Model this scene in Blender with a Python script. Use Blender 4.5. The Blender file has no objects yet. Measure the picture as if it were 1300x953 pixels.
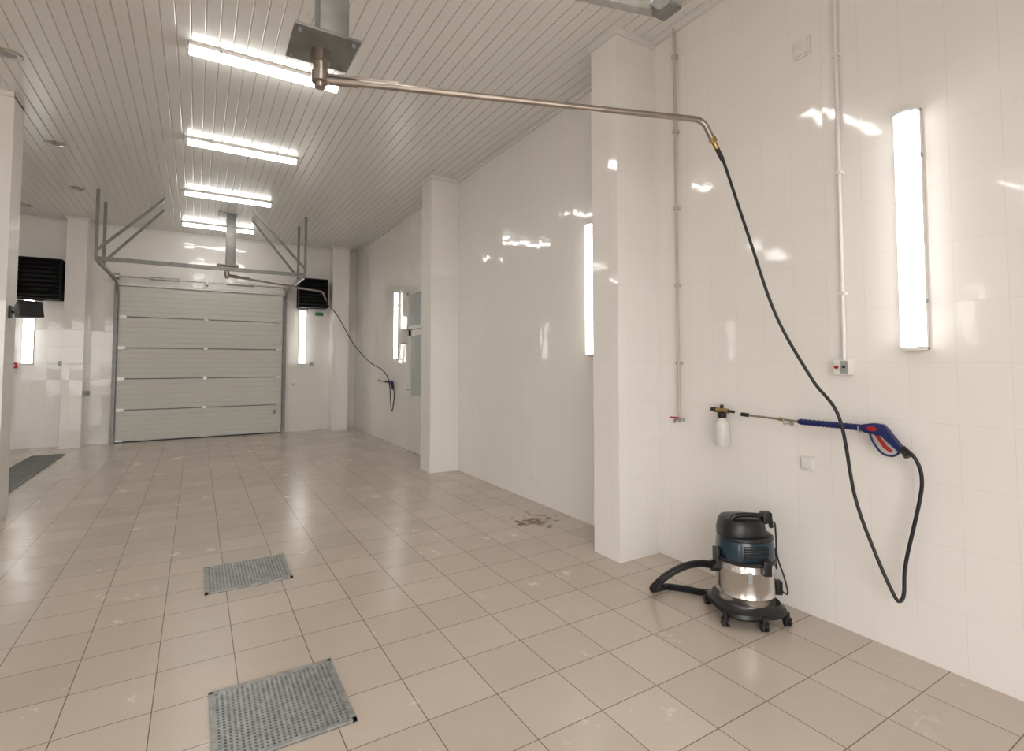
import bpy, bmesh, math, random
from mathutils import Vector, Matrix
random.seed(4)
scene = bpy.context.scene
try:
    scene.view_settings.view_transform = 'Standard'
except Exception:
    pass
COL = scene.collection

# ------------------------------------------------------------------ dimensions
XR = 3.17      # right wall
XL = -6.7      # left wall
YB = 12.3      # back wall
YF = -1.4      # front wall
H = 4.13       # ceiling

# ------------------------------------------------------------------ materials
def nmat(name):
    m = bpy.data.materials.new(name); m.use_nodes = True
    nt = m.node_tree
    return m, nt, nt.nodes['Principled BSDF']

def mat(name, col, rough=0.5, metal=0.0, emit=None, es=0.0, trans=0.0, coat=0.0, var=0.04, scale=20):
    m, nt, b = nmat(name)
    b.inputs['Roughness'].default_value = rough
    b.inputs['Metallic'].default_value = metal
    b.inputs['Coat Weight'].default_value = coat
    b.inputs['Transmission Weight'].default_value = trans
    tc = nt.nodes.new('ShaderNodeTexCoord')
    n = nt.nodes.new('ShaderNodeTexNoise'); n.inputs['Scale'].default_value = scale
    r = nt.nodes.new('ShaderNodeValToRGB')
    c = Vector(col[:3])
    lo = [max(0, x*(1-var)) for x in c]; hi = [min(1, x*(1+var)) for x in c]
    r.color_ramp.elements[0].position = 0.3; r.color_ramp.elements[0].color = (*lo, 1)
    r.color_ramp.elements[1].position = 0.7; r.color_ramp.elements[1].color = (*hi, 1)
    nt.links.new(tc.outputs['Object'], n.inputs['Vector'])
    nt.links.new(n.outputs['Fac'], r.inputs['Fac'])
    nt.links.new(r.outputs['Color'], b.inputs['Base Color'])
    if emit:
        b.inputs['Emission Color'].default_value = (*emit, 1)
        b.inputs['Emission Strength'].default_value = es
    return m

def tile_normal(nt, vec, w, h, amount):
    """each tile is laid very slightly out of true: random tilt of the normal per tile"""
    N = nt.nodes.new; L = nt.links.new
    dv = N('ShaderNodeVectorMath'); dv.operation = 'DIVIDE'; dv.inputs[1].default_value = (w, h, 1); L(vec, dv.inputs[0])
    fl = N('ShaderNodeVectorMath'); fl.operation = 'FLOOR'; L(dv.outputs[0], fl.inputs[0])
    wn = N('ShaderNodeTexWhiteNoise'); wn.noise_dimensions = '3D'; L(fl.outputs[0], wn.inputs['Vector'])
    sb = N('ShaderNodeVectorMath'); sb.operation = 'SUBTRACT'; sb.inputs[1].default_value = (0.5, 0.5, 0.5); L(wn.outputs['Color'], sb.inputs[0])
    sc = N('ShaderNodeVectorMath'); sc.operation = 'SCALE'; sc.inputs['Scale'].default_value = amount; L(sb.outputs[0], sc.inputs[0])
    g = N('ShaderNodeNewGeometry')
    ad = N('ShaderNodeVectorMath'); ad.operation = 'ADD'; L(g.outputs['Normal'], ad.inputs[0]); L(sc.outputs[0], ad.inputs[1])
    nm = N('ShaderNodeVectorMath'); nm.operation = 'NORMALIZE'; L(ad.outputs[0], nm.inputs[0])
    return nm.outputs[0]

def tile_wall_mat():
    m, nt, b = nmat('white_wall_tiles')
    N = nt.nodes.new; L = nt.links.new
    g = N('ShaderNodeNewGeometry'); s = N('ShaderNodeSeparateXYZ'); L(g.outputs['Position'], s.inputs[0])
    a = N('ShaderNodeMath'); a.operation = 'ADD'; L(s.outputs['X'], a.inputs[0]); L(s.outputs['Y'], a.inputs[1])
    c = N('ShaderNodeCombineXYZ'); L(a.outputs[0], c.inputs['X']); L(s.outputs['Z'], c.inputs['Y'])
    br = N('ShaderNodeTexBrick'); br.offset = 0; br.squash = 1
    br.inputs['Scale'].default_value = 1; br.inputs['Brick Width'].default_value = 0.2
    br.inputs['Row Height'].default_value = 0.3; br.inputs['Mortar Size'].default_value = 0.0012
    br.inputs['Mortar Smooth'].default_value = 0.3
    br.inputs['Color1'].default_value = (0.86, 0.83, 0.80, 1)
    br.inputs['Color2'].default_value = (0.85, 0.82, 0.79, 1)
    br.inputs['Mortar'].default_value = (0.77, 0.73, 0.69, 1)
    L(c.outputs[0], br.inputs['Vector']); L(br.outputs['Color'], b.inputs['Base Color'])
    b.inputs['Roughness'].default_value = 0.06
    nz = N('ShaderNodeTexNoise'); nz.inputs['Scale'].default_value = 7; nz.inputs['Detail'].default_value = 1
    L(c.outputs[0], nz.inputs['Vector'])
    b1 = N('ShaderNodeBump'); b1.inputs['Strength'].default_value = 0.08; b1.inputs['Distance'].default_value = 0.015
    L(nz.outputs['Fac'], b1.inputs['Height']); L(tile_normal(nt, c.outputs[0], 0.2, 0.3, 0.03), b1.inputs['Normal'])
    b2 = N('ShaderNodeBump'); b2.inputs['Strength'].default_value = 0.25; b2.inputs['Distance'].default_value = 0.002
    b2.invert = True
    L(br.outputs['Fac'], b2.inputs['Height']); L(b1.outputs[0], b2.inputs['Normal']); L(b2.outputs[0], b.inputs['Normal'])
    return m

def floor_mat():
    m, nt, b = nmat('beige_floor_tiles')
    N = nt.nodes.new; L = nt.links.new
    g = N('ShaderNodeNewGeometry')
    mp = N('ShaderNodeMapping'); mp.inputs['Location'].default_value = (0.132 + 3.33, 0.23 + 3.33, 0)
    L(g.outputs['Position'], mp.inputs['Vector'])
    br = N('ShaderNodeTexBrick'); br.offset = 0; br.squash = 1
    br.inputs['Scale'].default_value = 1; br.inputs['Brick Width'].default_value = 0.333
    br.inputs['Row Height'].default_value = 0.333; br.inputs['Mortar Size'].default_value = 0.0024
    br.inputs['Mortar Smooth'].default_value = 0.2
    br.inputs['Color1'].default_value = (0.63, 0.55, 0.47, 1)
    br.inputs['Color2'].default_value = (0.565, 0.49, 0.415, 1)
    br.inputs['Mortar'].default_value = (0.22, 0.165, 0.12, 1)
    L(mp.outputs[0], br.inputs['Vector'])
    n1 = N('ShaderNodeTexNoise'); n1.inputs['Scale'].default_value = 3.2; n1.inputs['Detail'].default_value = 10; n1.inputs['Roughness'].default_value = 0.75
    L(g.outputs['Position'], n1.inputs['Vector'])
    r1 = N('ShaderNodeValToRGB'); r1.color_ramp.elements[0].position = 0.2; r1.color_ramp.elements[0].color = (0.80, 0.77, 0.73, 1)
    r1.color_ramp.elements[1].position = 0.75; r1.color_ramp.elements[1].color = (1, 1, 1, 1)
    L(n1.outputs['Fac'], r1.inputs['Fac'])
    mx = N('ShaderNodeMix'); mx.data_type = 'RGBA'; mx.blend_type = 'MULTIPLY'; mx.inputs[0].default_value = 0.45
    L(br.outputs['Color'], mx.inputs[6]); L(r1.outputs['Color'], mx.inputs[7])
    sub = N('ShaderNodeVectorMath'); sub.operation = 'DISTANCE'; sub.inputs[1].default_value = (2.80, 4.15, 0)
    n2 = N('ShaderNodeTexNoise'); n2.inputs['Scale'].default_value = 12; n2.inputs['Detail'].default_value = 7
    L(g.outputs['Position'], n2.inputs['Vector'])
    L(g.outputs['Position'], sub.inputs[0])
    ad = N('ShaderNodeMath'); ad.operation = 'MULTIPLY_ADD'; ad.inputs[1].default_value = 1.1; L(n2.outputs['Fac'], ad.inputs[0]); L(sub.outputs['Value'], ad.inputs[2])
    r2 = N('ShaderNodeValToRGB'); r2.color_ramp.elements[0].position = 0.58; r2.color_ramp.elements[0].color = (0.25, 0.16, 0.11, 1)
    r2.color_ramp.elements[1].position = 0.72; r2.color_ramp.elements[1].color = (1, 1, 1, 1)
    L(ad.outputs[0], r2.inputs['Fac'])
    mx2 = N('ShaderNodeMix'); mx2.data_type = 'RGBA'; mx2.blend_type = 'MULTIPLY'; mx2.inputs[0].default_value = 1
    L(mx.outputs[2], mx2.inputs[6]); L(r2.outputs['Color'], mx2.inputs[7])
    L(mx2.outputs[2], b.inputs['Base Color'])
    r3 = N('ShaderNodeMapRange'); r3.inputs['From Min'].default_value = 0.3; r3.inputs['From Max'].default_value = 0.7
    r3.inputs['To Min'].default_value = 0.20; r3.inputs['To Max'].default_value = 0.29
    L(n1.outputs['Fac'], r3.inputs['Value']); L(r3.outputs[0], b.inputs['Roughness'])
    b2 = N('ShaderNodeBump'); b2.inputs['Strength'].default_value = 0.4; b2.inputs['Distance'].default_value = 0.003; b2.invert = True
    L(tile_normal(nt, mp.outputs[0], 0.333, 0.333, 0.02), b2.inputs['Normal'])
    L(br.outputs['Fac'], b2.inputs['Height']); L(b2.outputs[0], b.inputs['Normal'])
    return m

M_TILE = tile_wall_mat()
M_FLOOR = floor_mat()
M_CEIL = mat('white_ceiling_slats', (0.80, 0.79, 0.765), 0.25, var=0.015, scale=1)
M_CGAP = mat('ceiling_groove', (0.60, 0.585, 0.56), 0.6)
M_DOOR = mat('door_panel_cream', (0.66, 0.645, 0.60), 0.5, var=0.02, scale=2)
M_GALV = mat('galvanised_steel', (0.50, 0.50, 0.48), 0.38, 0.8, var=0.15, scale=14)
M_DGALV = mat('dull_steel', (0.24, 0.24, 0.23), 0.45, 0.7, var=0.15, scale=14)
M_PLATE = mat('grey_painted_steel', (0.24, 0.24, 0.235), 0.38, 0.5, var=0.12, scale=9)
M_STAIN = mat('stainless_steel', (0.66, 0.64, 0.62), 0.2, 1.0, var=0.08, scale=10)
M_TUBE = mat('boom_stainless', (0.42, 0.37, 0.33), 0.3, 1.0, var=0.1, scale=12)
M_BRASS = mat('brass', (0.45, 0.33, 0.15), 0.3, 1.0)
M_BLK = mat('black_rubber', (0.008, 0.008, 0.010), 0.42)
M_BLKP = mat('black_plastic', (0.010, 0.010, 0.012), 0.35)
M_BLKM = mat('black_matt_paint', (0.006, 0.006, 0.007), 0.6)
M_BLUE = mat('blue_plastic', (0.008, 0.018, 0.11), 0.35)
M_NAVY = mat('petrol_blue_plastic', (0.007, 0.030, 0.050), 0.22, coat=0.3)
M_RED = mat('red_plastic', (0.42, 0.015, 0.015), 0.4)
M_GREEN = mat('green_sign', (0.02, 0.22, 0.08), 0.4)
M_WPL = mat('white_plastic', (0.78, 0.76, 0.73), 0.35, var=0.01)
M_CREAM = mat('cream_pipe', (0.52, 0.47, 0.41), 0.4)
M_GREY = mat('grey_plastic', (0.35, 0.36, 0.36), 0.4)
M_WOOD = mat('wood_strip', (0.10, 0.06, 0.035), 0.5)
M_BOTTLE = mat('translucent_bottle', (0.85, 0.84, 0.80), 0.3, trans=0.25)
M_LAMP = mat('fluorescent_diffuser', (0.9, 0.9, 0.9), 0.4, emit=(1.0, 0.985, 0.94), es=18.0, var=0)
M_LAMPW = mat('wall_lamp_diffuser', (0.9, 0.9, 0.9), 0.4, emit=(1.0, 0.985, 0.94), es=6.0, var=0)
M_GLASS = mat('greenish_glass', (0.54, 0.59, 0.57), 0.08)
M_GRATE = mat('grate_steel', (0.36, 0.37, 0.36), 0.4, 0.5, var=0.2, scale=30)
M_DARK = mat('pit_shade', (0.06, 0.06, 0.06), 0.7)  # flat dark colour standing in for the shade below the grates
M_OUT = mat('outdoor_concrete', (0.42, 0.40, 0.37), 0.8, scale=2)

# ------------------------------------------------------------------ mesh helpers
XF = [Matrix.Identity(4)]
def finish(name, bm, m, parent=None, smooth=False, bevel=0):
    if bevel > 0:
        bmesh.ops.bevel(bm, geom=list(bm.edges), offset=bevel, segments=2, affect='EDGES', profile=0.6)
    bmesh.ops.transform(bm, matrix=XF[0], verts=bm.verts)
    bmesh.ops.recalc_face_normals(bm, faces=bm.faces)
    me = bpy.data.meshes.new(name); bm.to_mesh(me); bm.free()
    me.materials.append(m)
    if smooth:
        for p in me.polygons: p.use_smooth = True
        try: me.set_sharp_from_angle(angle=math.radians(40))
        except Exception: pass
    o = bpy.data.objects.new(name, me); COL.objects.link(o)
    if parent: o.parent = parent
    return o

def group(name):
    e = bpy.data.objects.new(name, None); e.empty_display_size = 0.1
    COL.objects.link(e); return e

def bbox(bm, lo, hi):
    vs = [bm.verts.new((x, y, z)) for x in (lo[0], hi[0]) for y in (lo[1], hi[1]) for z in (lo[2], hi[2])]
    for f in ((0,1,3,2),(4,6,7,5),(0,4,5,1),(2,3,7,6),(0,2,6,4),(1,5,7,3)):
        bm.faces.new([vs[i] for i in f])

def box(name, lo, hi, m, parent=None, bevel=0):
    bm = bmesh.new(); bbox(bm, lo, hi)
    return finish(name, bm, m, parent, bevel > 0, bevel)

def bcyl(bm, p0, p1, r, r2=None, seg=20):
    p0 = Vector(p0); p1 = Vector(p1); d = p1-p0
    if r2 is None: r2 = r
    q = Vector((0, 0, 1)).rotation_difference(d.normalized()).to_matrix().to_4x4()
    mt = Matrix.Translation((p0+p1)/2) @ q
    bmesh.ops.create_cone(bm, cap_ends=True, segments=seg, radius1=r, radius2=r2, depth=d.length, matrix=mt)

def cyl(name, p0, p1, r, m, parent=None, r2=None, seg=20):
    bm = bmesh.new(); bcyl(bm, p0, p1, r, r2, seg); return finish(name, bm, m, parent, True)

def bbar(bm, p0, p1, w, t, up=(0, 0, 1)):
    p0 = Vector(p0); p1 = Vector(p1); d = (p1-p0).normalized(); up = Vector(up)
    if abs(d.dot(up)) > 0.95: up = Vector((1, 0, 0))
    s = d.cross(up).normalized()*w/2; u = s.cross(d).normalized()*t/2
    a = [bm.verts.new(p0+i*s+j*u) for i, j in ((-1,-1),(1,-1),(1,1),(-1,1))]
    b = [bm.verts.new(p1+i*s+j*u) for i, j in ((-1,-1),(1,-1),(1,1),(-1,1))]
    bm.faces.new(a); bm.faces.new(b[::-1])
    for i in range(4): bm.faces.new((a[i], a[(i+1) % 4], b[(i+1) % 4], b[i]))

def catmull(pts, n=10):
    P = [Vector(p) for p in pts]; P = [2*P[0]-P[1]]+P+[2*P[-1]-P[-2]]
    out = []
    for i in range(1, len(P)-2):
        a, b, c, d = P[i-1:i+3]
        for k in range(n):
            t = k/n
            out.append(0.5*((2*b)+(c-a)*t+(2*a-5*b+4*c-d)*t*t+(3*b-a-3*c+d)*t**3))
    out.append(P[-2]); return out

def tube(name, pts, r, m, parent=None, n=10, seg=12, corr=0):
    P = catmull(pts, n) if n > 1 else [Vector(p) for p in pts]
    bm = bmesh.new(); rings = []
    t = (P[1]-P[0]).normalized(); u = t.orthogonal().normalized()
    for i, p in enumerate(P):
        t = (P[min(i+1, len(P)-1)]-P[max(i-1, 0)]).normalized()
        u = (u-t*u.dot(t)).normalized(); v = t.cross(u)
        rr = r*(1+corr*(1 if i % 2 else -1))
        rings.append([bm.verts.new(p+rr*(math.cos(2*math.pi*k/seg)*u+math.sin(2*math.pi*k/seg)*v)) for k in range(seg)])
    for a, b in zip(rings, rings[1:]):
        for k in range(seg): bm.faces.new((a[k], a[(k+1) % seg], b[(k+1) % seg], b[k]))
    bm.faces.new(rings[0][::-1]); bm.faces.new(rings[-1])
    return finish(name, bm, m, parent, True)

def lathe(name, c, prof, m, parent=None, seg=40, sq=0.0, rot=0.0):
    bm = bmesh.new(); rings = []
    for r, z in prof:
        ring = []
        for k in range(seg):
            a = 2*math.pi*k/seg
            f = 1.0
            if sq > 0:
                e = 2+sq*4
                f = 1/((abs(math.cos(a))**e+abs(math.sin(a))**e)**(1/e))
            ring.append(bm.verts.new((c[0]+r*f*math.cos(a+rot), c[1]+r*f*math.sin(a+rot), c[2]+z)))
        rings.append(ring)
    for a, b in zip(rings, rings[1:]):
        for k in range(seg): bm.faces.new((a[k], a[(k+1) % seg], b[(k+1) % seg], b[k]))
    bm.faces.new(rings[0][::-1]); bm.faces.new(rings[-1])
    return finish(name, bm, m, parent, True)

# ------------------------------------------------------------------ room shell
box('floor', (XL-0.2, YF-0.2, -0.15), (XR+0.2, YB+0.2, 0), M_FLOOR)
box('wall_right', (XR, YF-0.2, 0), (XR+0.2, YB+0.2, H+0.1), M_TILE)
box('wall_left', (XL-0.2, YF-0.2, 0), (XL, YB+0.2, H+0.1), M_TILE)
box('wall_back', (XL, YB, 0), (XR, YB+0.2, H+0.1), M_TILE)
bm = bmesh.new()
D1 = (-1.28, 1.58); D2 = (-5.9, -3.04); DH = 2.98
xs = [XL, D2[0], D2[1], D1[0], D1[1], XR]
for i in (0, 2, 4): bbox(bm, (xs[i], YF-0.2, 0), (xs[i+1], YF, H+0.1))
for i in (1, 3): bbox(bm, (xs[i], YF-0.2, DH), (xs[i+1], YF, H+0.1))
finish('wall_front', bm, M_TILE)
box('ground_outside', (-30, -40, -0.16), (30, YF-0.2, -0.02), M_OUT)

# slatted ceiling
bm = bmesh.new()
x = XL; pitch = 0.1
prof = []
while x < XR-1e-6:
    prof += [(x, H+0.007), (x+0.005, H+0.007), (x+0.007, H+0.001), (x+0.011, H), (min(x+pitch-0.004, XR), H), (min(x+pitch, XR), H+0.003)]
    x += pitch
a = [bm.verts.new((p[0], YF, p[1])) for p in prof]; b = [bm.verts.new((p[0], YB, p[1])) for p in prof]
for i in range(len(prof)-1): bm.faces.new((a[i], a[i+1], b[i+1], b[i]))
ceil = finish('ceiling', bm, M_CEIL)
ceil.data.materials.append(M_CGAP)
for p in ceil.data.polygons:
    if p.center.z > H+0.006: p.material_index = 1
bm = bmesh.new()
y = 0.3
while y < YB:
    x = XL+0.06
    while x < XR:
        bmesh.ops.create_circle(bm, cap_ends=True, segments=6, radius=0.006, matrix=Matrix.Translation((x, y, H-0.0015)))
        x += pitch
    y += 0.75
finish('ceiling_screws', bm, M_GALV).parent = ceil
box('roof_slab', (XL-0.2, YF-0.2, H+0.1), (XR+0.2, YB+0.2, H+0.2), M_WPL)
# cornice trims
k = 0
for lo, hi in (((XR-0.035, YF, H-0.03), (XR, YB, H)), ((XL, YB-0.035, H-0.03), (XR, YB, H)), ((XL, YF, H-0.03), (XL+0.035, YB, H))):
    k += 1; box('trim_%d' % k, lo, hi, M_WPL)
# pillars
def pillar(lo, hi, e=0.02):
    bm = bmesh.new(); bbox(bm, (*lo, 0), (*hi, H-0.03))
    o = finish('tiled_pillar', bm, M_TILE)
    bm = bmesh.new(); bbox(bm, (lo[0]-0.02, lo[1]-0.02, H-0.05), (min(hi[0]+e, XR), min(hi[1]+0.02, YB), H))
    c = finish('capital_trim', bm, M_WPL); c.parent = o
pillar((2.75, 2.955), (XR, 3.25)); pillar((2.75, 6.675), (XR, 7.03))
pillar((2.57, 11.95), (2.93, YB)); pillar((-2.03, 11.92), (-1.74, YB))
pillar((-2.0, 6.72), (-1.57, 7.05), 0.0); pillar((-2.0, 2.955), (-1.57, 3.25))

# ------------------------------------------------------------------ fluorescent lamps
def lamp(name, origin, xdir, out, length, w, m):
    X = Vector(xdir).normalized(); Z = Vector(out).normalized(); Y = Z.cross(X)
    R = Matrix((X, Y, Z)).transposed().to_4x4()
    XF[0] = Matrix.Translation(origin) @ R
    g = group(name); L2 = length/2
    box('housing', (-L2, -w/2, 0), (L2, w/2, 0.035), M_WPL, g, 0.006)
    bm = bmesh.new(); seg = 10; ra = []; rb = []
    for k in range(seg+1):
        t = math.pi*k/seg
        y = -math.cos(t)*w*0.48; z = 0.035+math.sin(t)**0.6*0.045 if 0 < k < seg else 0.035
        ra.append(bm.verts.new((-L2+0.02, y, z))); rb.append(bm.verts.new((L2-0.02, y, z)))
    for k in range(seg): bm.faces.new((ra[k], ra[k+1], rb[k+1], rb[k]))
    bm.faces.new(ra); bm.faces.new(rb[::-1])
    finish('diffuser', bm, m, g, True)
    for s in (-1, 1):
        box('end_cap', (s*(L2-0.01)-0.011, -w/2, 0.0), (s*(L2-0.01)+0.011, w/2, 0.076), M_WPL, g, 0.005)
    for q in (-0.3, 0.3):
        for s in (-1, 1):
            box('clip', (q*length-0.010, s*w/2-0.003, 0.015), (q*length+0.010, s*w/2+0.003, 0.045), M_GREY, g)
    XF[0] = Matrix.Identity(4)

for xx, yy in ((0.5, 0.7), (0.5, 2.80), (0.48, 4.93), (0.44, 7.03), (0.38, 9.2), (0.31, 11.3)):
    lamp('ceiling_fluorescent_lamp', (xx, yy, H), (1, 0, 0), (0, 0, -1), 1.22, 0.115, M_LAMP)
for yy in (2.65, 6.96, 11.2):
    lamp('ceiling_fluorescent_lamp', (-4.4, yy, H), (1, 0, 0), (0, 0, -1), 1.22, 0.115, M_LAMP)
for yy in (1.19, 3.73, 9.25):
    lamp('wall_fluorescent_lamp', (XR, yy, 2.19), (0, 0, 1), (-1, 0, 0), 1.25, 0.112, M_LAMPW)
for yy in (1.19, 3.73, 9.25):
    lamp('wall_fluorescent_lamp', (XL, yy, 2.19), (0, 0, 1), (1, 0, 0), 1.25, 0.112, M_LAMPW)
for xx in (-2.56, 2.0):
    lamp('wall_fluorescent_lamp', (xx, YB, 2.08), (0, 0, 1), (0, -1, 0), 1.2, 0.15, M_LAMPW)

# recessed round downlights
for (xx, yy) in ((-1.43, 5.9), (-1.5, 8.05), (-1.6, 9.95), (-2.5, 11.5), (-1.43, 3.9), (-3.2, 8.0)):
    g = group('round_downlight')
    lathe('ring', (xx, yy, H), [(0.05, -0.004), (0.085, -0.012), (0.1, -0.002), (0.1, 0.0)], M_STAIN, g, 28)
    lathe('lens', (xx, yy, H), [(0.001, -0.006), (0.055, -0.007), (0.055, -0.001)], M_GREY, g, 24)

# ------------------------------------------------------------------ garage doors
def garage_door(name, x0, x1, yw, s, hgt, closed=True, ztrk=3.05, ytrk=9.85, frame=True):
    g = group(name); n = 5; ph = (hgt-0.02)/n
    if closed:
        for i in range(n):
            z0 = 0.02+i*ph; bm = bmesh.new(); prof = [(0.0, z0+0.002), (0.045, z0+0.002)]
            nr = 6
            for r in range(nr):
                za = z0+0.006+r*(ph-0.012)/nr; zb = z0+0.006+(r+1)*(ph-0.012)/nr
                prof += [(0.05, za+0.004), (0.05, zb-0.006), (0.046, zb-0.004), (0.046, zb)]
            prof += [(0.045, z0+ph-0.004), (0.0, z0+ph-0.004)]
            a = [bm.verts.new((x0, yw+s*(0.015+p[0]), p[1])) for p in prof]
            b = [bm.verts.new((x1, yw+s*(0.015+p[0]), p[1])) for p in prof]
            for k in range(len(prof)): bm.faces.new((a[k], a[(k+1) % len(prof)], b[(k+1) % len(prof)], b[k]))
            bm.faces.new(a); bm.faces.new(b[::-1])
            finish('panel', bm, M_DOOR, g)
            bm = bmesh.new()
            for q in (0.0, 0.5, 1.0):
                xc = x0+0.06+(x1-x0-0.12)*q
                w = 0.035 if q == 0.5 else 0.06
                bbox(bm, (xc-w, min(yw+s*0.066, yw+s*0.078), z0-0.03 if i else z0), (xc+w, max(yw+s*0.066, yw+s*0.078), z0+0.03))
            finish('hinges', bm, M_GALV, g)
            bm = bmesh.new(); bcyl(bm, (x0, yw+s*0.07, z0), (x1, yw+s*0.07, z0), 0.008, seg=8)
            if i: finish('hinge_line', bm, M_DGALV, g)
            else: bm.free()
        box('bottom_seal', (x0, min(yw+s*0.01, yw+s*0.075), 0.0), (x1, max(yw+s*0.01, yw+s*0.075), 0.022), M_BLK, g)
        box('handle', (x1-0.16, min(yw+s*0.066, yw+s*0.1), 0.42), (x1-0.10, max(yw+s*0.066, yw+s*0.1), 0.50), M_DGALV, g, 0.008)
        box('latch_plate', (x1-0.22, min(yw+s*0.066, yw+s*0.075), 0.40), (x1-0.05, max(yw+s*0.066, yw+s*0.075), 0.43), M_GALV, g)
        box('lintel_seal', (x0-0.02, min(yw, yw+s*0.09), hgt), (x1+0.02, max(yw, yw+s*0.09), hgt+0.05), M_GALV, g)
    bm = bmesh.new()
    yt = yw+s*0.09; R = 0.28
    for xt, sx in ((x0-0.035, -1), (x1+0.035, 1)):
        bbar(bm, (xt, yt, 0), (xt, yt, ztrk-R), 0.05, 0.035)
        bbar(bm, (xt+sx*0.03, yw+s*0.02, 0), (xt+sx*0.03, yw+s*0.02, hgt+0.1), 0.035, 0.04)
        prev = None
        for k in range(9):
            t = math.pi/2*k/8
            p = (xt, yt+s*R*(1-math.cos(t)), ztrk-R+R*math.sin(t))
            if prev: bbar(bm, prev, p, 0.05, 0.03, (1, 0, 0))
            prev = p
        bbar(bm, prev, (xt, ytrk, ztrk), 0.035, 0.055)
    finish('tracks', bm, M_DGALV if closed else M_GALV, g)
    bm = bmesh.new(); zs = ztrk+0.09
    bcyl(bm, (x0-0.1, yw+s*0.16, zs), (x1+0.1, yw+s*0.16, zs), 0.014)
    for q in (0.16, 0.62):
        xa = x0+(x1-x0)*q; bcyl(bm, (xa, yw+s*0.16, zs), (xa+0.5, yw+s*0.16, zs), 0.032)
    for xa in (x0-0.03, x1+0.03): bcyl(bm, (xa-0.03, yw+s*0.16, zs), (xa+0.03, yw+s*0.16, zs), 0.06)
    for xa in (x0-0.1, (x0+x1)/2, x1+0.1): bbox(bm, (xa-0.02, min(yw, yw+s*0.2), zs-0.06), (xa+0.02, max(yw, yw+s*0.2), zs+0.06))
    finish('spring_shaft', bm, M_GALV, g, True)
    if frame:
        bm = bmesh.new()
        bbar(bm, (x0-0.07, ytrk, ztrk+0.03), (x1+0.07, ytrk, ztrk+0.03), 0.045, 0.06)
        for xt, sx in ((x0-0.05, 1), (x1+0.05, -1)):
            bbar(bm, (xt, ytrk, ztrk), (xt, ytrk, H), 0.055, 0.04)
            bbar(bm, (xt, ytrk+0.75, ztrk), (xt, ytrk+0.75, H), 0.055, 0.04)
            bbar(bm, (xt, ytrk, ztrk+0.15), (xt+sx*0.85, ytrk, H), 0.05, 0.035)
            bbar(bm, (xt, ytrk+0.75, ztrk+0.1), (xt+sx*0.8, ytrk+0.75, H), 0.05, 0.035)
        finish('hanger_frame', bm, M_DGALV, g)
    return g

garage_door('sectional_garage_door', D1[0], D1[1], YB, -1, 2.98)
garage_door('sectional_garage_door', D2[0], D2[1], YB, -1, 2.98)
# overhead rails of the (open) entrance door next to the camera
g = group('overhead_door_rails')
bm = bmesh.new()
for xt in (D1[0]-0.035, D1[1]+0.035):
    bbar(bm, (xt, YF, 2.97), (xt, 1.48, 2.97), 0.035, 0.06)
    bbar(bm, (xt-0.03, YF, 3.0), (xt-0.03, 1.48, 3.0), 0.02, 0.02)
    bbar(bm, (xt, 1.46, 2.95), (xt, 1.46, H), 0.04, 0.03)
bbar(bm, (D1[1]+0.035, 1.48, 2.97), (0.9, 1.83, 3.09), 0.04, 0.025)
bbar(bm, (0.9, 1.83, 3.07), (0.9, 1.83, H), 0.04, 0.03)
finish('rails', bm, M_GALV, g)
bm = bmesh.new(); bbox(bm, (D1[1]-0.01, 1.38, 2.93), (D1[1]+0.06, 1.47, 2.99)); finish('bumper', bm, M_DGALV, g)

# ------------------------------------------------------------------ rotating booms
def arc_pts(c, a, b, n=8):
    return [c+a*math.cos(math.pi/2*k/n)+b*math.sin(math.pi/2*k/n) for k in range(n+1)]

def boom(piv, end, Z, Ze, hose):
    g = group('ceiling_hose_boom'); px, py = piv
    box('ceiling_plate', (px-0.15, py-0.15, H-0.012), (px+0.15, py+0.15, H), M_PLATE, g)
    box('post', (px-0.03, py-0.13, Z+0.17), (px+0.12, py+0.03, H-0.01), M_PLATE, g, 0.006)
    box('base_plate', (px-0.16, py-0.19, Z+0.155), (px+0.17, py+0.14, Z+0.17), M_PLATE, g, 0.003)
    bm = bmesh.new()
    for dx in (-0.13, 0.14):
        for dy in (-0.16, 0.11): bcyl(bm, (px+dx, py+dy, Z+0.14), (px+dx, py+dy, Z+0.18), 0.011, seg=6)
    finish('bolts', bm, M_GALV, g)
    lathe('swivel', (px, py, Z), [(0.02, -0.05), (0.028, -0.045), (0.028, -0.02), (0.045, -0.015), (0.045, 0.04), (0.038, 0.045), (0.038, 0.09), (0.05, 0.095), (0.05, 0.155)], M_TUBE, g, 24)
    p0 = Vector((px, py, Z)); p1 = Vector((end[0], end[1], Ze)); d = (p1-p0).normalized()
    dn = Vector((0, 0, -1)); rb = 0.09
    pts = [p0, p1-d*rb]
    c = p1-d*rb+dn*rb
    el = arc_pts(c, -dn*rb, d*rb)[1:7]
    last = el[-1]; td = (el[-1]-el[-2]).normalized()
    tube('arm', pts+el+[last+td*0.07], 0.018, M_TUBE, g, n=1, seg=16)
    bm = bmesh.new(); bbar(bm, p0+Vector((0, 0, 0.022)), p0+d*0.42+Vector((0, 0, 0.018)), 0.012, 0.03)
    bcyl(bm, p0+d*0.02, p0+d*0.2, 0.024)
    finish('gusset', bm, M_TUBE, g, True)
    f0 = last+td*0.06
    cyl('nut', f0, f0+td*0.03, 0.024, M_BRASS, g, seg=6)
    cyl('brass_swivel', f0+td*0.03, f0+td*0.075, 0.015, M_BRASS, g)
    cyl('ferrule', f0+td*0.075, f0+td*0.15, 0.014, M_BLK, g)
    tube('hose', [f0+td*0.10, f0+td*0.17]+[Vector(p) for p in hose], 0.0088, M_BLK, g, n=12)

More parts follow.
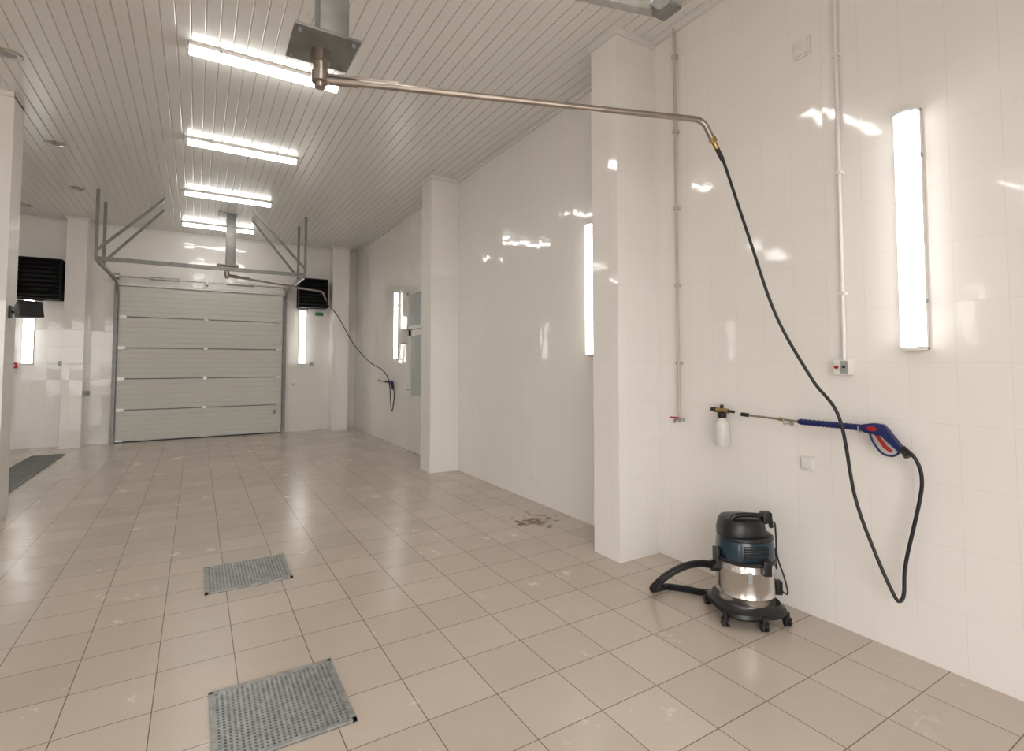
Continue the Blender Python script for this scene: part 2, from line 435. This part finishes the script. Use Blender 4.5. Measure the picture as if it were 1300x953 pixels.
boom((0.54, 2.90), (2.67, 2.05), 3.045, 3.0,
     [(2.80, 1.88, 2.257), (2.88, 1.77, 1.78), (2.95, 1.613, 1.416), (2.98, 1.487, 1.206), (3.02, 1.438, 0.79),
      (3.04, 1.36, 0.52), (3.055, 1.285, 0.325), (3.065, 1.262, 0.30), (3.08, 1.25, 0.34), (3.09, 1.242, 0.487), (3.1, 1.18, 0.80), (3.1, 1.165, 0.93), (3.09, 1.185, 1.02), (3.085, 1.235, 1.075)])
boom((0.42, 10.35), (2.25, 11.3), 3.04, 3.0,
     [(2.50, 11.15, 2.5), (2.75, 10.8, 1.9), (2.95, 10.3, 1.52), (3.05, 9.75, 1.36), (3.07, 9.45, 1.15),
      (3.08, 9.36, 0.72), (3.08, 9.32, 0.62), (3.09, 9.27, 0.70), (3.09, 9.20, 0.95), (3.085, 9.27, 1.055)])

# ------------------------------------------------------------------ spray gun (hung on right wall), along -Y
def spray_gun(oy):
    g = group('pressure_washer_gun'); X = 3.10; Z = 1.15
    P = lambda y, z, x=X: (x, y+oy, z)
    cyl('nozzle', P(2.16, Z+0.012), P(2.11, Z+0.010), 0.013, M_BLK, g)
    cyl('lance', P(2.12, Z+0.01), P(1.76, Z), 0.007, M_TUBE, g)
    cyl('coupling', P(1.90, Z+0.004), P(1.88, Z+0.003), 0.012, M_BRASS, g)
    lathe_prof = [(1.78, 0.012), (1.765, 0.018), (1.70, 0.016), (1.55, 0.0165), (1.42, 0.018), (1.40, 0.015)]
    bm = bmesh.new()
    for (a, ra), (b, rb) in zip(lathe_prof, lathe_prof[1:]): bcyl(bm, P(a, Z), P(b, Z), ra, rb)
    for k in range(12):
        y = 1.74-k*0.025; bcyl(bm, P(y, Z), P(y-0.008, Z), 0.0185)
    finish('insulated_grip', bm, M_BLUE, g, True)
    def ext(name, outline, th, m, bev=0.004):
        bm = bmesh.new()
        a = [bm.verts.new(P(y, z, X-th/2)) for y, z in outline]; b = [bm.verts.new(P(y, z, X+th/2)) for y, z in outline]
        n = len(outline)
        bm.faces.new(a); bm.faces.new(b[::-1])
        for k in range(n): bm.faces.new((a[k], a[(k+1) % n], b[(k+1) % n], b[k]))
        return finish(name, bm, m, g, True, bev)
    ext('body', [(1.42, Z-0.022), (1.425, Z+0.02), (1.37, Z+0.032), (1.325, Z+0.028), (1.30, Z+0.0), (1.275, Z-0.045), (1.235, Z-0.09), (1.258, Z-0.105), (1.30, Z-0.065), (1.33, Z-0.028), (1.37, Z-0.028)], 0.036, M_BLUE)
    ext('trim', [(1.40, Z-0.008), (1.40, Z+0.010), (1.365, Z+0.014), (1.345, Z+0.0), (1.365, Z-0.012)], 0.040, M_RED, 0.002)
    ext('trigger', [(1.372, Z-0.025), (1.355, Z-0.025), (1.318, Z-0.085), (1.290, Z-0.105), (1.296, Z-0.115), (1.328, Z-0.095)], 0.016, M_RED, 0.002)
    tube('trigger_guard', [P(1.395, Z-0.022), P(1.375, Z-0.075), P(1.335, Z-0.125), P(1.285, Z-0.13), P(1.25, Z-0.10)], 0.006, M_BLUE, g, 6, 8)
    cyl('inlet', P(1.248, Z-0.085, 3.097), P(1.222, Z-0.115, 3.09), 0.015, M_BLK, g)
    cyl('inlet_nut', P(1.232, Z-0.10, 3.095), P(1.215, Z-0.125, 3.088), 0.018, M_BLK, g, seg=6)
    bm = bmesh.new()
    for y in (1.86, 1.44):
        bcyl(bm, (X-0.018, y+oy, Z-0.022), (XR, y+oy, Z-0.022), 0.004, seg=8); bcyl(bm, (X-0.018, y+oy, Z-0.024), (X-0.022, y+oy, Z+0.008), 0.004, seg=8)
        bbox(bm, (XR-0.004, y+oy-0.012, Z-0.036), (XR, y+oy+0.012, Z-0.008))
    finish('wall_hook', bm, M_GALV, g)
spray_gun(0.0)
spray_gun(8.05)

# foam bottle on hook
g = group('foam_sprayer_bottle'); c = (3.10, 2.31, 0.93)
lathe('bottle', c, [(0.03, 0), (0.046, 0.004), (0.05, 0.015), (0.05, 0.15), (0.044, 0.17), (0.025, 0.185), (0.022, 0.205)], M_BOTTLE, g, 28)
lathe('cap', c, [(0.027, 0.195), (0.03, 0.2), (0.03, 0.225), (0.02, 0.235)], M_BLKP, g, 24)
cyl('mixing_head', (3.10, 2.26, 1.175), (3.10, 2.35, 1.178), 0.017, M_BRASS, g)
cyl('nozzle', (3.10, 2.35, 1.178), (3.10, 2.395, 1.18), 0.02, M_BLKP, g, r2=0.013)
cyl('inlet_plug', (3.10, 2.26, 1.175), (3.10, 2.215, 1.172), 0.009, M_BLKP, g)
cyl('knob', (3.10, 2.31, 1.19), (3.10, 2.31, 1.215), 0.012, M_BLKP, g)
box('wall_hook', (3.09, 2.295, 1.155), (XR, 2.325, 1.163), M_GALV, g)

# ------------------------------------------------------------------ pipes, switches, plates
g = group('water_pipe_with_valve')
cyl('pipe', (3.14, 2.716, 1.08), (3.14, 2.716, H), 0.011, M_CREAM, g)
bm = bmesh.new()
for z in (1.5, 2.1, 2.7, 3.3, 3.9): bbox(bm, (3.125, 2.700, z-0.012), (XR, 2.732, z+0.012))
finish('clips', bm, M_CREAM, g)
cyl('valve_body', (3.14, 2.75, 1.075), (3.14, 2.68, 1.075), 0.016, M_GALV, g)
cyl('outlet', (3.14, 2.716, 1.075), (3.08, 2.716, 1.06), 0.012, M_GALV, g)
box('red_lever', (3.095, 2.69, 1.085), (3.11, 2.77, 1.095), M_RED, g, 0.002)
g = group('electrical_conduit')
cyl('conduit', (3.15, 1.535, 1.52), (3.15, 1.535, H), 0.011, M_WPL, g)
bm = bmesh.new()
for z in (1.9, 2.6, 3.3, 3.95): bbox(bm, (3.137, 1.518, z-0.01), (XR, 1.552, z+0.01))
finish('clips', bm, M_WPL, g)
g = group('push_button_switch')
box('box', (3.11, 1.495, 1.435), (XR, 1.575, 1.52), M_WPL, g, 0.006)
box('face', (3.105, 1.498, 1.442), (3.112, 1.535, 1.513), M_GREY, g, 0.002)
cyl('red_button', (3.095, 1.556, 1.478), (3.112, 1.556, 1.478), 0.009, M_RED, g)
cyl('black_button', (3.097, 1.516, 1.478), (3.108, 1.516, 1.478), 0.006, M_BLKP, g)
for (yy, zz, s) in ((1.74, 3.45, 0.055), (1.766, 0.897, 0.042), (4.75, 0.30, 0.045)):
    g = group('wall_socket_cover')
    box('plate', (XR-0.012, yy-s, zz-s), (XR, yy+s, zz+s), M_WPL, g, 0.004)
    box('lid', (XR-0.022, yy-s*0.75, zz-s*0.75), (XR-0.01, yy+s*0.75, zz+s*0.75), M_WPL, g, 0.004)
for (xx, zz, m) in ((2.2, 1.48, M_GREY), (-2.1, 1.50, M_GREY), (1.83, 1.05, M_WPL), (-1.72, 0.95, M_GREY)):
    g = group('wall_valve')
    box('plate', (xx-0.04, YB-0.02, zz-0.04), (xx+0.04, YB, zz+0.04), m, g, 0.004)
    cyl('spout', (xx, YB-0.01, zz), (xx, YB-0.09, zz-0.01), 0.014, M_GALV, g)
g = group('fire_alarm_button')
box('case', (-2.79, YB-0.05, 1.41), (-2.69, YB, 1.51), M_RED, g, 0.006)
cyl('button', (-2.74, YB-0.06, 1.46), (-2.74, YB-0.04, 1.46), 0.025, M_WPL, g)
g = group('exit_sign')
box('case', (2.26, YB-0.04, 2.57), (2.44, YB, 2.65), M_GREY, g, 0.004)
box('panel', (2.27, YB-0.046, 2.58), (2.43, YB-0.038, 2.64), M_GREEN, g)

# ------------------------------------------------------------------ louvred fan heaters
def heater(x0, x1, z0, z1):
    g = group('louvred_fan_heater'); y0 = YB-0.42; y1 = YB-0.08
    bm = bmesh.new()
    bbox(bm, (x0, y0+0.03, z0), (x0+0.02, y1, z1)); bbox(bm, (x1-0.02, y0+0.03, z0), (x1, y1, z1))
    bbox(bm, (x0, y0+0.03, z1-0.02), (x1, y1, z1)); bbox(bm, (x0, y0+0.03, z0), (x1, y1, z0+0.02)); bbox(bm, (x0, y1-0.12, z0), (x1, y1, z1))
    finish('casing', bm, M_BLKM, g)
    bm = bmesh.new(); n = 9
    for k in range(n):
        z = z0+0.05+k*(z1-z0-0.09)/(n-1)
        bbar(bm, (x0+0.01, y0+0.02, z), (x1-0.01, y0+0.02, z), 0.07, 0.006, (0, 0.5, 0.85))
    finish('louvres', bm, M_BLKM, g)
    bm = bmesh.new(); bcyl(bm, ((x0+x1)/2, y0+0.1, (z0+z1)/2), ((x0+x1)/2, y0+0.16, (z0+z1)/2), 0.22, seg=28); finish('fan', bm, M_BLKM, g)
    box('side_strip', (x0-0.012, y0+0.02, z0), (x0, y0+0.1, z1), M_WOOD, g)
    bm = bmesh.new()
    for xx in (x0+0.08, x1-0.1): bbox(bm, (xx, y1-0.02, z0+0.1), (xx+0.03, YB, z1-0.1))
    finish('brackets', bm, M_GALV, g)
heater(1.86, 2.46, 2.72, 3.36)
heater(-2.68, -2.08, 2.62, 3.34)

# flood light on the left pillar (bracket on its aisle-side face)
g = group('black_floodlight')
box('bracket', (-1.569, 6.80, 1.94), (-1.555, 6.88, 2.06), M_BLKP, g)
tube('arm', [(-1.56, 6.84, 2.0), (-1.50, 6.84, 2.0), (-1.46, 6.80, 2.01), (-1.43, 6.74, 2.01)], 0.012, M_BLKP, g, 6, 8)
XF[0] = Matrix.Translation((-1.42, 6.68, 2.0)) @ Matrix.Rotation(math.radians(40), 4, 'Z') @ Matrix.Rotation(math.radians(-15), 4, 'X')
bm = bmesh.new()
vs = [bm.verts.new(p) for p in ((-0.10, -0.09, -0.08), (0.10, -0.09, -0.08), (0.10, -0.09, 0.08), (-0.10, -0.09, 0.08), (-0.06, 0.06, -0.05), (0.06, 0.06, -0.05), (0.06, 0.06, 0.05), (-0.06, 0.06, 0.05))]
for f in ((0,1,2,3),(4,7,6,5),(0,4,5,1),(1,5,6,2),(2,6,7,3),(3,7,4,0)): bm.faces.new([vs[i] for i in f])
finish('housing', bm, M_BLKP, g, True, 0.006)
box('glass', (-0.085, -0.095, -0.065), (0.085, -0.088, 0.065), M_BLKP, g)
box('barn_door', (-0.10, -0.15, 0.085), (0.10, -0.09, 0.09), M_BLKM, g)
XF[0] = Matrix.Identity(4)

# ------------------------------------------------------------------ side door and dispenser
g = group('door_1')
y0, y1 = 7.72, 8.68
bm = bmesh.new()
bbox(bm, (XR-0.04, y0, 0), (XR, y0+0.06, 2.74)); bbox(bm, (XR-0.04, y1-0.06, 0), (XR, y1, 2.74)); bbox(bm, (XR-0.04, y0, 2.68), (XR, y1, 2.74)); bbox(bm, (XR-0.04, y0, 2.08), (XR, y1, 2.14))
finish('frame', bm, M_WPL, g)
bm = bmesh.new(); bbox(bm, (XR-0.03, y0+0.06, 0.01), (XR-0.005, y1-0.06, 0.95))
for a, b in ((y0+0.06, y0+0.17), (y1-0.17, y1-0.06)): bbox(bm, (XR-0.03, a, 0.95), (XR-0.005, b, 2.07))
bbox(bm, (XR-0.03, y0+0.06, 1.97), (XR-0.005, y1-0.06, 2.07))
finish('leaf', bm, M_WPL, g)
bm = bmesh.new(); bbox(bm, (XR-0.02, y0+0.17, 0.95), (XR-0.012, y1-0.17, 1.97)); bbox(bm, (XR-0.02, y0+0.06, 2.14), (XR-0.012, y1-0.06, 2.68))
finish('glass', bm, M_GLASS, g)
tube('handle', [(XR-0.03, y1-0.11, 1.05), (XR-0.08, y1-0.11, 1.05), (XR-0.08, y1-0.22, 1.05)], 0.009, M_STAIN, g, 4, 8)
g = group('paper_dispenser')
box('case', (XR-0.12, 8.72, 1.85), (XR, 8.92, 2.1), M_WPL, g, 0.015)
box('slot', (XR-0.10, 8.76, 1.835), (XR-0.03, 8.88, 1.852), M_GREY, g)

# ------------------------------------------------------------------ floor grates
def grate(name, x0, y0, x1, y1, nx, ny, m=M_GRATE):
    g = group(name)
    box('shade_plate', (x0, y0, 0.0005), (x1, y1, 0.003), M_DARK, g)  # floor has no hole: thin dark plate paints the shade under the bars
    bm = bmesh.new(); f = 0.018; z0, z1 = 0.002, 0.012
    bbox(bm, (x0, y0, z0), (x1, y0+f, z1)); bbox(bm, (x0, y1-f, z0), (x1, y1, z1)); bbox(bm, (x0, y0, z0), (x0+f, y1, z1)); bbox(bm, (x1-f, y0, z0), (x1, y1, z1))
    finish('rim', bm, m, g)
    bm = bmesh.new()
    for k in range(1, nx):
        x = x0+(x1-x0)*k/nx; bbox(bm, (x-0.0055, y0+f, z0), (x+0.0055, y1-f, z1-0.002))
    for k in range(1, ny):
        y = y0+(y1-y0)*k/ny; bbox(bm, (x0+f, y-0.0055, z0), (x1-f, y+0.0055, z1-0.003))
    finish('bars', bm, m, g)
grate('floor_drain_grate', 0.08, 3.95, 0.61, 4.46, 26, 26)
grate('floor_drain_grate', 0.08, 2.25, 0.61, 2.77, 26, 26)
grate('floor_channel_grate', -2.25, 7.9, -1.82, 9.5, 10, 40, M_DGALV)
grate('floor_channel_grate', -2.25, 9.55, -1.82, 11.2, 10, 40, M_DGALV)

# ------------------------------------------------------------------ vacuum cleaner
g = group('wet_dry_vacuum_cleaner'); cx, cy = 2.83, 1.97
ang = math.radians(-31.3)
XF[0] = Matrix.Translation((cx, cy, 0)) @ Matrix.Rotation(ang, 4, 'Z')
lathe('trolley_base', (0, 0, 0), [(0.15, 0.05), (0.185, 0.055), (0.195, 0.068), (0.19, 0.088), (0.172, 0.098), (0.165, 0.115)], M_BLKP, g, 48, sq=0.35, rot=math.radians(8))
for k, (dx, dy) in enumerate(((-0.175, -0.13), (0.18, -0.13), (0.17, 0.15), (-0.17, 0.15), (0.02, -0.19))):
    cyl('caster_stem', (dx, dy, 0.04), (dx, dy, 0.08), 0.014, M_BLKP, g)
    bm = bmesh.new(); bcyl(bm, (dx-0.018, dy, 0.022), (dx-0.004, dy, 0.022), 0.022); bcyl(bm, (dx+0.004, dy, 0.022), (dx+0.018, dy, 0.022), 0.022)
    bbox(bm, (dx-0.02, dy-0.012, 0.028), (dx+0.02, dy+0.012, 0.05))
    finish('caster_wheel', bm, M_BLKP, g, True)
lathe('steel_drum', (0, 0, 0), [(0.155, 0.095), (0.162, 0.10), (0.162, 0.15), (0.165, 0.155), (0.162, 0.16), (0.162, 0.19), (0.162, 0.29), (0.166, 0.295), (0.166, 0.305), (0.162, 0.31), (0.162, 0.345)], M_STAIN, g, 64)
lathe('drum_rim', (0, 0, 0), [(0.164, 0.338), (0.170, 0.341), (0.171, 0.354), (0.164, 0.360)], M_BLKP, g, 48)
lathe('motor_head_lower', (0, 0, 0), [(0.148, 0.355), (0.154, 0.362), (0.155, 0.40), (0.150, 0.455), (0.142, 0.475)], M_NAVY, g, 56, sq=0.12)
lathe('motor_head_band', (0, 0, 0), [(0.144, 0.467), (0.151, 0.473), (0.150, 0.488), (0.138, 0.495)], M_BLKP, g, 56, sq=0.12)
lathe('motor_head_top', (-0.02, 0, 0), [(0.128, 0.49), (0.130, 0.50), (0.120, 0.555), (0.105, 0.580), (0.06, 0.588), (0.01, 0.59)], M_BLKP, g, 48, sq=0.25)
tube('carry_handle', [(-0.10, -0.06, 0.52), (-0.095, -0.06, 0.590), (-0.03, -0.06, 0.608), (0.07, -0.06, 0.605), (0.125, -0.05, 0.60), (0.145, -0.04, 0.53)], 0.013, M_BLKP, g, 8, 12)
box('switch_knob', (0.085, -0.07, 0.56), (0.14, -0.01, 0.622), M_BLKP, g, 0.012)
bm = bmesh.new()
for k in range(6): bbox(bm, (-0.07, -0.158, 0.380+k*0.013), (0.07, -0.150, 0.386+k*0.013))
finish('vents', bm, M_BLKP, g)
for sgn in (-1, 1):
    box('latch', (sgn*0.170-0.012, -0.03, 0.28), (sgn*0.170+0.012, 0.03, 0.40), M_BLKP, g, 0.005)
box('front_latch', (0.03, -0.182, 0.295), (0.075, -0.160, 0.380), M_BLKP, g, 0.005)
box('label', (-0.055, -0.1665, 0.25), (-0.03, -0.155, 0.31), M_GREY, g)
cyl('hose_port', (-0.155, 0.0, 0.29), (-0.20, 0.0, 0.295), 0.032, M_BLKP, g)
hp = [(-0.19, 0, 0.295), (-0.26, 0.01, 0.30), (-0.35, 0.04, 0.27), (-0.44, 0.10, 0.19), (-0.49, 0.20, 0.08), (-0.46, 0.30, 0.028), (-0.38, 0.335, 0.026), (-0.26, 0.30, 0.026), (-0.16, 0.25, 0.026), (-0.02, 0.24, 0.026)]
tube('suction_hose', hp, 0.021, M_BLK, g, n=22, seg=14, corr=0.09)
tube('power_cord', [(0.13, 0.02, 0.53), (0.19, 0.02, 0.54), (0.205, 0.03, 0.47), (0.225, 0.06, 0.33), (0.265, 0.06, 0.20), (0.27, 0.03, 0.12), (0.235, 0.0, 0.13), (0.185, 0.02, 0.17), (0.175, 0.05, 0.15)], 0.005, M_BLK, g, 8, 8)
box('cord_plug', (0.17, -0.035, 0.13), (0.21, 0.01, 0.21), M_BLKP, g, 0.008)
XF[0] = Matrix.Identity(4)

# ------------------------------------------------------------------ put every group's origin at its own foot
for e in [o for o in scene.objects if o.type == 'EMPTY']:
    ch = [o for o in e.children if o.type == 'MESH']
    if not ch: continue
    vs = [v.co for o in ch for v in o.data.vertices]
    c = Vector(((min(v.x for v in vs)+max(v.x for v in vs))/2, (min(v.y for v in vs)+max(v.y for v in vs))/2, min(v.z for v in vs)))
    e.location = c
    for o in ch: o.data.transform(Matrix.Translation(-c))

# ------------------------------------------------------------------ daylight through the open entrances
w = bpy.data.worlds.new('World'); scene.world = w; w.use_nodes = True
bg = w.node_tree.nodes['Background']; bg.inputs['Color'].default_value = (1.0, 0.96, 0.93, 1); bg.inputs['Strength'].default_value = 5.6

# ------------------------------------------------------------------ camera
cam = bpy.data.cameras.new('camera'); co = bpy.data.objects.new('camera', cam); COL.objects.link(co)
cam.sensor_width = 36; cam.lens = 657/1300*36; cam.shift_y = -44.5/1300; cam.clip_start = 0.02
co.location = (0, 0, 1.5)
co.rotation_euler = (math.radians(90+2.527), 0, math.radians(-31.33))
scene.camera = co
